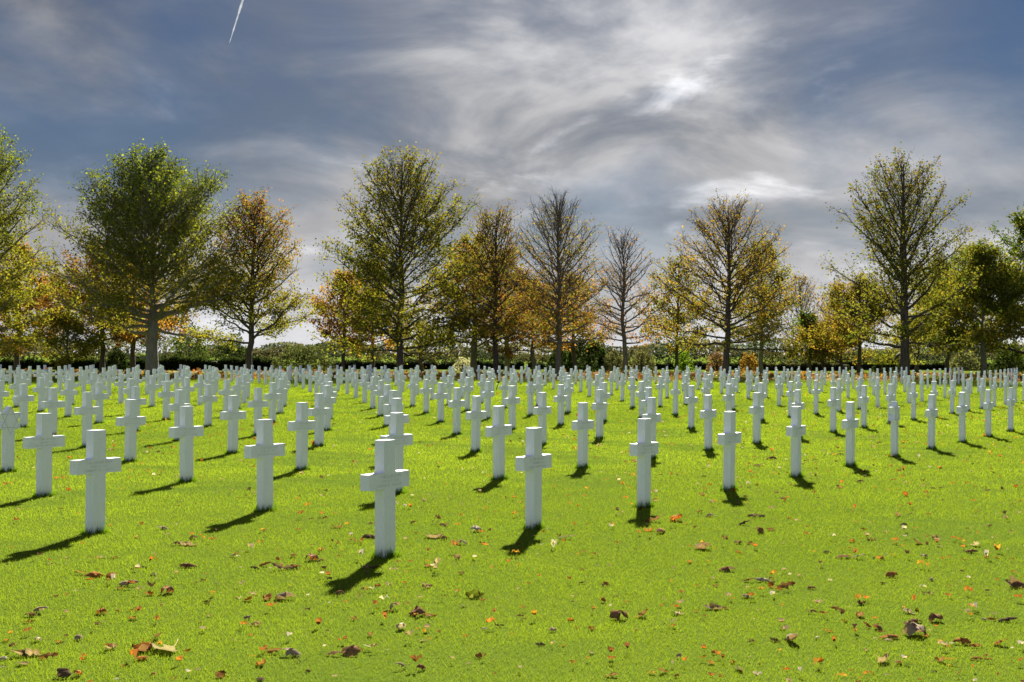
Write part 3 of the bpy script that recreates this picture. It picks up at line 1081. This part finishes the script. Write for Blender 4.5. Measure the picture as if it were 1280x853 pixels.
# far woods along the horizon
def woods(name, label, d, n, zlo, zhi, leaf, cols, seed, span=0.55):
    r_ = np.random.default_rng(seed)
    x = (r_.random(n) - 0.5) * 2 * span * d
    s = d / 700.0
    ht = zlo + (zhi - zlo) * (0.5 + 0.32 * np.sin(x / (23 * s) + seed) + 0.22 * np.sin(x / (9.1 * s) + 2 * seed) + 0.14 * np.sin(x / (4.3 * s)))
    z = ht * r_.random(n) ** 0.6
    y = d + r_.uniform(-1, 1, n) * 14 * s + 10 * s * np.sin(x / (31 * s))
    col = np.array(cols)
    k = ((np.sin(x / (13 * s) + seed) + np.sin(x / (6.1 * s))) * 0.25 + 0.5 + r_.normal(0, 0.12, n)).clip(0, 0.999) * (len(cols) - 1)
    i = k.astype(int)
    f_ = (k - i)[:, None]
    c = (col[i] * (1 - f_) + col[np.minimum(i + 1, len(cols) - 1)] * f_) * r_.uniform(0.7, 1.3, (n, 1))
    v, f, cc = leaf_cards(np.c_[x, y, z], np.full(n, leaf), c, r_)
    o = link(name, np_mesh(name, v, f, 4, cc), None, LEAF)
    tag(o, label, 'woodland', None, 'stuff')


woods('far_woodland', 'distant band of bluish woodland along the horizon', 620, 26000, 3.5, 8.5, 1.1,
      [(0.055, 0.080, 0.080), (0.075, 0.092, 0.080), (0.11, 0.10, 0.075), (0.065, 0.085, 0.085)], 3)  # blue of distant haze put into the leaf colours
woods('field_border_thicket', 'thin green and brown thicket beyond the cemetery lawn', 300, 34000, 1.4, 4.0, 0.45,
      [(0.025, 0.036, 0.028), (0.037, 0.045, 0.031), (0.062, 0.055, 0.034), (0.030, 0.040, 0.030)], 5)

# ------------------------------------------------------------------ fallen leaves


def oak_outline():
    # half outline of a lobed leaf, x along the midrib 0..1, y half width
    return [(0.0, 0.015), (0.10, 0.10), (0.18, 0.24), (0.26, 0.13), (0.36, 0.16), (0.46, 0.38), (0.55, 0.16), (0.66, 0.14), (0.76, 0.28), (0.82, 0.11), (0.91, 0.12), (1.0, 0.0)]


def maple_outline():
    return [(0.0, 0.02), (0.03, 0.22), (0.12, 0.40), (0.22, 0.26), (0.36, 0.52), (0.52, 0.48), (0.50, 0.22), (0.66, 0.26), (0.78, 0.18), (1.0, 0.0)]


def oval_outline():
    return [(0.0, 0.02), (0.12, 0.16), (0.28, 0.27), (0.48, 0.31), (0.68, 0.25), (0.86, 0.13), (1.0, 0.0)]


def leaf_mesh(name, outl, r1, r2, crumple, seed):
    """a dried lobed leaf, rolled across its width (radius r1) and arched along its length (radius r2), with a stalk"""
    r_ = random.Random(seed)
    vs, fs = [], []
    n = len(outl)
    fx, fy = r_.uniform(7, 11), r_.uniform(0, 6)

    def bend(x, y):
        sk = 1 + 0.5 * x * r_sk
        a = y / (r1 * sk)
        a = max(-2.6, min(2.6, a))
        y2, z2 = r1 * sk * math.sin(a), r1 * sk * (1 - math.cos(a))
        b = x / r2
        rad = r2 - z2
        z3 = r2 - rad * math.cos(b)
        x3 = rad * math.sin(b)
        z3 += crumple * (math.sin(fx * x + fy) * math.cos(9 * y + fy))
        return (x3, y2, z3)
    r_sk = r_.uniform(-1, 1)
    for (x, w_) in outl:
        side = r_.uniform(0.8, 1.15), r_.uniform(0.8, 1.15)
        for k in (-1.0, -0.6, -0.25, 0.25, 0.6, 1.0):
            vs.append(bend(x - 0.5, k * w_ * (side[0] if k < 0 else side[1])))
    m_ = 6
    for i in range(n - 1):
        for k in range(m_ - 1):
            a = i * m_ + k
            fs.append((a, a + m_, a + m_ + 1, a + 1))
    b = len(vs)
    p0, p1, p2 = bend(-0.5, 0), bend(-0.62, 0.02), bend(-0.74, 0.05)
    for p in (p0, p1, p2):
        vs += [(p[0], p[1] - 0.012, p[2]), (p[0], p[1] + 0.012, p[2] + 0.012)]
    fs += [(b, b + 1, b + 3, b + 2), (b + 2, b + 3, b + 5, b + 4)]
    zmin = min(v[2] for v in vs)
    vs = [(x, y, z - zmin) for x, y, z in vs]
    me = bpy.data.meshes.new(name)
    me.from_pydata(vs, [], fs)
    for p in me.polygons:
        p.use_smooth = True
    return me


def dry_leaf_material(name, upper, under, vein):
    m = Mat(name)
    tc = m.n('ShaderNodeTexCoord')
    oi = m.n('ShaderNodeObjectInfo')
    f = m.noise(tc.outputs['Object'], 5.0, 6, 0.65)
    ge = m.n('ShaderNodeNewGeometry')
    c = m.mix(ge.outputs['Backfacing'], upper, under)         # upper side and paler underside
    k = m.n('ShaderNodeMath', operation='MULTIPLY')
    k.inputs[1].default_value = 0.6
    m.l(f, k.inputs[0])
    c = m.mix(k.outputs[0], c, vein)
    m.leafy(c, 0.32)
    return m.m


LM = {'o': dry_leaf_material('leaf_orange', (0.36, 0.12, 0.020), (0.34, 0.18, 0.06), (0.20, 0.055, 0.016)),
      'y': dry_leaf_material('leaf_amber', (0.55, 0.30, 0.03), (0.45, 0.30, 0.08), (0.40, 0.15, 0.02)),
      'b': dry_leaf_material('leaf_rust', (0.20, 0.072, 0.026), (0.26, 0.15, 0.085), (0.085, 0.036, 0.02)),
      'd': dry_leaf_material('leaf_dark', (0.070, 0.042, 0.028), (0.15, 0.10, 0.07), (0.035, 0.022, 0.016)),
      't': dry_leaf_material('leaf_tan', (0.27, 0.19, 0.13), (0.38, 0.30, 0.22), (0.11, 0.065, 0.04)),
      'w': dry_leaf_material('leaf_pale', (0.36, 0.32, 0.26), (0.44, 0.39, 0.32), (0.24, 0.18, 0.12)),
      'g': dry_leaf_material('leaf_green', (0.12, 0.17, 0.02), (0.20, 0.23, 0.07), (0.16, 0.14, 0.02))}
CNAME = {'o': 'orange', 'y': 'amber yellow', 'b': 'rust brown', 'd': 'dark brown', 't': 'tan', 'w': 'pale whitish', 'g': 'yellow-green'}
SHAPES = [('curled lobed', oak_outline(), 0.20, 0.55, 0.03), ('cupped lobed', oak_outline(), 0.32, 0.42, 0.04), ('cupped pointed', maple_outline(), 0.36, 0.60, 0.05),
          ('crumpled pointed', maple_outline(), 0.22, 0.40, 0.08), ('rolled ragged', maple_outline(), 0.15, 0.80, 0.04), ('arched lobed', oak_outline(), 0.26, 0.33, 0.05),
          ('flattish lobed', oak_outline(), 0.6, 0.8, 0.05), ('crumpled ragged', maple_outline(), 0.30, 0.30, 0.10)]
LEAF_MESH = {}


def leaf_data(s, c):
    if (s, c) not in LEAF_MESH:
        nm, o, cu_, ro, tw_ = SHAPES[s]
        me = leaf_mesh('fallen_leaf', o, cu_, ro, tw_, s * 7 + 1)
        me.materials.append(LM[c])
        LEAF_MESH[(s, c)] = me
    return LEAF_MESH[(s, c)]


# where the photograph shows the larger leaves: (column, row, length) in two half-scale sheets and one of the middle ground
SHEET_A = """408,44,28,t 128,132,18,t 258,115,24,w 288,116,18,b 475,139,42,b 475,84,52,t 487,68,26,d 335,143,16,o 362,140,20,t 200,156,26,y 240,165,52,o
325,185,45,t 418,204,45,b 522,228,36,d 388,158,26,t 583,112,18,t 640,145,30,d 665,136,28,o 708,145,55,t 735,113,30,b 780,122,46,b 770,143,20,o 813,144,20,b
895,77,36,o 925,68,38,d 842,40,34,b 1030,31,22,d 1113,36,30,t 1088,64,46,t 1160,82,34,t 1190,50,38,w 915,143,34,t 940,141,34,d 1076,137,34,b 1147,118,28,t
1155,156,22,d 1070,190,34,t 848,210,38,b 622,222,30,o 675,213,24,b 715,218,56,t 510,172,20,o 595,218,14,o 105,252,44,t 75,277,28,b 255,255,36,o 300,250,18,o
330,248,20,b 335,268,24,o 20,325,20,o 98,324,28,w 200,320,36,t 152,327,14,o 395,318,30,b 280,343,36,t 410,348,92,w 355,370,36,o 472,350,14,o 65,360,68,t
65,382,34,t 162,413,56,d 12,370,24,w 10,390,20,w 388,411,18,o 555,412,42,b 655,423,40,d 640,284,40,t 620,270,24,t 505,276,14,o 525,262,14,t 588,324,16,t
730,359,50,t 750,376,20,d 655,383,36,o 670,347,20,o 772,400,18,b 875,357,55,b 905,347,14,o 1038,259,55,b 1000,294,36,w 985,245,40,t 970,252,24,o 887,271,20,b
928,311,22,b 1195,215,60,g 1160,238,18,t 1213,295,16,w 1250,287,22,d 1200,364,28,o 1060,395,30,b 1008,393,32,t 142,212,16,o 405,235,14,t 545,182,16,t
665,48,12,o 343,66,14,y 848,78,14,o 805,98,20,o 1040,55,14,o 1208,80,16,b"""
SHEET_B = """136,68,40,t 80,50,16,y 350,25,66,b 375,55,50,b 345,68,20,d 470,3,20,d 492,12,28,t 433,32,18,o 480,93,40,t 565,80,28,b 595,80,22,b 568,105,18,o
445,127,26,o 580,33,28,d 610,14,40,d 625,54,44,b 540,148,40,b 175,145,14,b 212,137,14,w 178,180,20,d 237,185,26,o 230,226,24,o 262,214,16,b 272,268,62,b
198,295,24,b 420,257,28,w 500,243,46,t 462,250,16,y 510,187,20,b 593,215,34,t 465,187,14,o 625,175,44,w 645,182,20,o 685,195,44,o 750,193,24,b 720,162,18,t
788,103,22,d 850,76,20,o 897,71,30,d 880,45,18,o 935,52,16,t 978,35,22,d 1000,8,18,d 965,11,24,t 828,116,40,b 865,117,30,t 905,118,16,d 925,120,18,b
1013,80,32,b 1058,68,34,t 1030,115,22,t 1150,103,30,b 1157,86,22,w 1215,94,20,b 1185,116,14,o 1212,116,18,o 1125,152,16,b 1195,38,14,b 952,163,36,o
928,180,14,d 1040,206,32,t 1050,172,24,t 875,231,30,d 815,247,28,o 750,254,28,b 870,262,32,b 832,276,14,o 993,254,38,w 1013,247,20,o 790,300,26,o
918,294,44,b 940,322,24,t 990,287,40,b 1010,310,80,t 1058,275,52,b 1240,274,46,d 1182,272,20,t 1122,330,50,o 1220,333,34,o 1070,374,42,b 1160,370,36,o
1187,365,24,b 935,375,56,t 1055,400,14,d 700,326,66,t 885,347,14,t 763,318,12,w 770,376,14,o 600,328,24,b 507,355,14,o 420,366,18,t 497,380,12,o
555,378,16,y 568,396,42,t 380,402,36,b 350,405,14,y 415,413,14,o 250,412,30,b 200,355,22,w 132,336,12,o 75,335,24,d 150,275,22,o 102,300,28,t 32,271,14,b
1250,189,56,t 1268,181,26,b"""
SHEET_C = """980,460,25,b 1002,458,25,d 945,430,24,d 887,481,32,o 735,437,30,b 665,455,36,b 480,497,36,b 455,470,20,b 395,382,36,b 437,360,40,b 625,402,16,o
748,402,34,d 330,508,30,t 1180,405,18,d 1110,376,14,d 1055,402,14,t 820,388,14,d 870,432,14,t 1000,390,20,o 800,305,22,d 775,318,24,t 660,318,16,o 670,345,26,d
635,340,16,b 340,320,22,d 310,343,18,b 375,420,12,o 392,447,16,o 212,392,16,d 212,418,20,b 235,444,20,o 210,478,26,b 237,504,18,t 70,413,12,b 50,497,20,o
200,357,12,t 545,375,16,t 1100,352,12,o 1160,465,20,t 1118,452,20,b 1255,452,20,o"""
rl = random.Random(21)
fallen = []
for txt, ox, oy, sc_ in ((SHEET_A, 0, 640, 2.0), (SHEET_B, 640, 640, 2.0), (SHEET_C, 800, 440, 2.667)):
    for tok in txt.split():
        a, b, l, c_ = tok.split(',')
        fallen.append((ox + float(a) / sc_, oy + float(b) / sc_, float(l) / sc_, c_))
for (x, y, l, c_) in list(fallen):
    if l > 21.5 and len(fallen) < 298 and c_ != 'g':
        fallen.append((min(1272, x + rl.choice((-1, 1)) * l * rl.uniform(0.5, 0.9)), min(848, y + rl.uniform(-4, 5)), l * rl.uniform(0.5, 0.8), rl.choice('bbood')))
refs = {}
for k in ((0, 0), (1, 0), (2, 0), (3, 0), (4, 0), (5, 0), (0, 1), (1, 1), (2, 1), (3, 1), (1, 2), (2, 2)):
    x, y = grave_xy[k]
    u = FPX * x / y
    refs[k] = (U0 + u, V0 + ROLL * u + FPX * EYE / y)
RNAME = {(0, 0): 'the nearest cross'}
for k in refs:
    if k not in RNAME:
        RNAME[k] = 'the %s cross of %s' % (ordinal(rank.get(k, k[0] + 1)), 'front row' if k[1] == 0 else '%s row' % ordinal(k[1] + 1))
near_ref = {}
for q, (x, y, l, c_) in enumerate(fallen):
    k = min(refs, key=lambda r: (refs[r][0] - x) ** 2 + (refs[r][1] - y) ** 2)
    near_ref.setdefault((k, c_), []).append(((refs[k][0] - x) ** 2 + (refs[k][1] - y) ** 2, q))
leaf_label = {}
for (k, c_), lst in near_ref.items():
    for n_, (_, q) in enumerate(sorted(lst)):
        leaf_label[q] = '%s closest of that colour to %s' % (ordinal(n_ + 1) if n_ else '', RNAME[k])
for q, (x, y, l, c_) in enumerate(fallen):
    gx, gy = ground_at(x, y)
    s_ = rl.randrange(8)
    if c_ == 'g':
        s_ = 3
    size = max(0.055, min(0.27, l * gy / FPX * 1.28))
    o = link('fallen_leaf', leaf_data(s_, c_))
    o.scale = (size, size * rl.uniform(0.85, 1.15), size * rl.uniform(0.5, 0.85))
    flip = rl.random() < 0.5
    rot = Matrix.Rotation(rl.choice((0, math.pi)) + rl.gauss(0, 0.8), 3, 'Z') @ Matrix.Rotation((math.pi if flip else 0) + rl.gauss(0, 0.24), 3, 'X') @ Matrix.Rotation(rl.gauss(0, 0.18), 3, 'Y')
    o.rotation_euler = rot.to_euler()
    zs = sorted((rot @ Vector((v.co.x * o.scale.x, v.co.y * o.scale.y, v.co.z * o.scale.z))).z for v in o.data.vertices)
    lowest = zs[len(zs) // 6]                # the lowest tips sink between the blades
    o.location = (gx, gy, 0.004 + 0.006 * rl.random() - lowest)
    lab = '%s %s leaf, %s' % (CNAME[c_], SHAPES[s_][0].split()[0], leaf_label[q])
    tag(o, ' '.join(lab.split()), 'leaf', 'fallen autumn leaves on the lawn')


# the countless small leaf scraps further off, as one scatter
def scatter_leaves():
    r_ = np.random.default_rng(77)
    V, F, C = [], [], []
    pal = np.array([(0.40, 0.14, 0.03), (0.22, 0.09, 0.03), (0.09, 0.05, 0.03), (0.30, 0.22, 0.15), (0.45, 0.39, 0.32), (0.42, 0.22, 0.03)])
    ol = np.array([(-.5, 0), (-.2, .26), (.0, .16), (.2, .3), (.5, .04), (.22, -.25), (.0, -.18), (-.22, -.28)])

    def put(x, y, size, n):
        c0 = len(np.concatenate(V)) if V else 0
        t = r_.random(n) * 6.283
        ca, sa = np.cos(t)[:, None], np.sin(t)[:, None]
        lx, ly = ol[None, :, 0] * size[:, None], ol[None, :, 1] * size[:, None]
        k1, k2 = r_.normal(0, 1.5, n)[:, None], r_.normal(0, 0.9, n)[:, None]
        z = 0.022 + np.abs(k1 * np.abs(ly)) + np.abs(k2) * np.abs(lx) * 0.7
        v = np.stack([x[:, None] + lx * ca - ly * sa, y[:, None] + lx * sa + ly * ca, z], -1)
        cc = pal[r_.choice(6, n, p=[.2, .22, .14, .22, .12, .10])] * r_.uniform(0.7, 1.2, (n, 1))
        V.append(v.reshape(-1, 3))
        F.append(np.arange(n * 8).reshape(n, 8) + c0)
        C.append(np.repeat(cc, 8, 0))
    # near and middle lawn, thicker to the right
    n = 2600
    d = 8.5 + 62 * r_.random(n) ** 1.25
    a = R(22) * (2 * r_.random(n) ** 0.75 - 1)
    put(d * np.sin(a), d * np.cos(a), r_.uniform(0.022, 0.07, n) * (1 + d / 90), n)
    # litter under the trees
    n = 13000
    y = r_.uniform(103, 150, n)
    x = r_.uniform(-0.45, 0.45, n) * y
    put(x, y, r_.uniform(0.14, 0.34, n), n)
    return np_mesh('leaf_litter', np.concatenate(V), np.concatenate(F), 8, np.concatenate(C))


ll = link('leaf_litter', scatter_leaves(), None, LEAF)
tag(ll, 'small scraps of dry leaves strewn over lawn and under the trees', 'leaf litter', None, 'stuff')


# ------------------------------------------------------------------ dark red rose left standing on the lawn
def rose():
    x, y = ground_at(620.6, 488.5)
    root = empty('red_rose', (x, y, 0))
    tag(root, 'single dark red flower on leaning stem among the middle crosses', 'flower')
    w = Wood()
    lean = np.array([0.09, 0.0, 0.0])
    pts = [np.array([0, 0, -0.02]), np.array([0.02, 0, 0.12]), np.array([0.055, 0, 0.24]), np.array([0.09, 0, 0.34])]
    w.tube(pts, [0.022, 0.02, 0.018, 0.018], 6)
    m = Mat('rose_stem')
    m.principled((0.02, 0.035, 0.012), 0.7, 0.2)
    stem = link('stem', w.mesh('stem'), root, m.m)
    m = Mat('rose_petal')
    m.principled((0.10, 0.006, 0.012), 0.6, 0.2)
    vs, fs = [], []
    for ring, (nn, tilt, ln) in enumerate(((5, 1.25, 0.10), (6, 0.85, 0.12), (7, 0.35, 0.13))):
        for k in range(nn):
            a = 6.283 * k / nn + ring * 0.5
            d_ = np.array([math.cos(a), math.sin(a), 0])
            s_ = np.array([-math.sin(a), math.cos(a), 0])
            o = np.array([0.09, 0, 0.36])
            p = [o, o + d_ * 0.05 * math.cos(tilt) + s_ * 0.045 + np.array([0, 0, 0.05]), o + d_ * ln * math.cos(tilt) + np.array([0, 0, ln * math.sin(tilt)]),
                 o + d_ * 0.05 * math.cos(tilt) - s_ * 0.045 + np.array([0, 0, 0.05])]
            b = len(vs)
            vs += [tuple(q) for q in p]
            fs.append((b, b + 1, b + 2, b + 3))
    me = bpy.data.meshes.new('flower_head')
    me.from_pydata(vs, [], fs)
    link('flower_head', me, root, m.m)
    vs, fs = [], []
    for k, (z, a) in enumerate(((0.20, 0.3), (0.26, 3.3), (0.30, 1.8), (0.33, -0.6))):
        o = np.array([0.045, 0, z])
        d_ = np.array([math.cos(a), math.sin(a), 0.35])
        s_ = np.array([-math.sin(a), math.cos(a), 0])
        b = len(vs)
        vs += [tuple(o), tuple(o + d_ * 0.06 + s_ * 0.025), tuple(o + d_ * 0.12), tuple(o + d_ * 0.06 - s_ * 0.025)]
        fs.append((b, b + 1, b + 2, b + 3))
    me = bpy.data.meshes.new('leaf')
    me.from_pydata(vs, [], fs)
    link('leaf', me, stem, stem.data.materials[0])


rose()


# ------------------------------------------------------------------ contrails, high and far
def contrail(label, p0, p1, w0, w1, dist, seed):
    r_ = random.Random(seed)
    a = np.array([(p0[0] - U0) / FPX * dist, dist, EYE - (p0[1] - V0) / FPX * dist])
    b = np.array([(p1[0] - U0) / FPX * dist, dist * 0.93, EYE - (p1[1] - V0) / FPX * dist * 0.93])
    b[0] = (p1[0] - U0) / FPX * dist * 0.93
    w = Wood()
    n = 26
    q = np.linspace(0, 1, n)
    pts = a + (b - a) * q[:, None]
    k = dist / FPX
    rad = (w0 + (w1 - w0) * q ** 0.8) * k * np.array([r_.uniform(0.8, 1.15) for _ in q])
    rad[0] *= 0.2
    w.tube(pts, rad, 8)
    o = link('contrail', w.mesh('contrail'), None, CONTRAIL)
    tag(o, label, 'contrail', 'contrails in the sky')


m = Mat('contrail_vapour')
tcn = m.n('ShaderNodeNewGeometry')
f = m.noise(tcn.outputs['Position'], 0.012, 5, 0.6, 0.05, 1.05)
lw = m.n('ShaderNodeLayerWeight')
lw.inputs['Blend'].default_value = 0.35
t1 = m.n('ShaderNodeBsdfTranslucent')
t1.inputs['Color'].default_value = (0.95, 0.95, 0.95, 1)
t2 = m.n('ShaderNodeBsdfDiffuse')
t2.inputs['Color'].default_value = (0.95, 0.95, 0.95, 1)
mx = m.n('ShaderNodeMixShader')
m.l(t1.outputs[0], mx.inputs[1])
m.l(t2.outputs[0], mx.inputs[2])
tr_ = m.n('ShaderNodeBsdfTransparent')
den = m.n('ShaderNodeMath', operation='SUBTRACT', use_clamp=True)
den.inputs[0].default_value = 1.0
m.l(lw.outputs['Facing'], den.inputs[1])
den.inputs[0].default_value = 0.70
de2 = m.n('ShaderNodeMath', operation='MULTIPLY')
m.l(den.outputs[0], de2.inputs[0])
m.l(f, de2.inputs[1])
m2 = m.n('ShaderNodeMixShader')
m.l(de2.outputs[0], m2.inputs[0])
m.l(tr_.outputs[0], m2.inputs[1])
m.l(mx.outputs[0], m2.inputs[2])
m.l(m2.outputs[0], m.out.inputs['Surface'])
CONTRAIL = m.m
contrail('short bright white contrail at the top left of the sky', (285, 55), (306, -14), 0.4, 2.2, 20000.0, 4)
contrail('faint thin contrail low between the two left-hand trees', (92, 254), (40, 262), 0.22, 0.40, 24000.0, 6)

print('triangles', sum(len(me.loops) - 2 * len(me.polygons) for me in bpy.data.meshes), 'objects', len(bpy.data.objects))
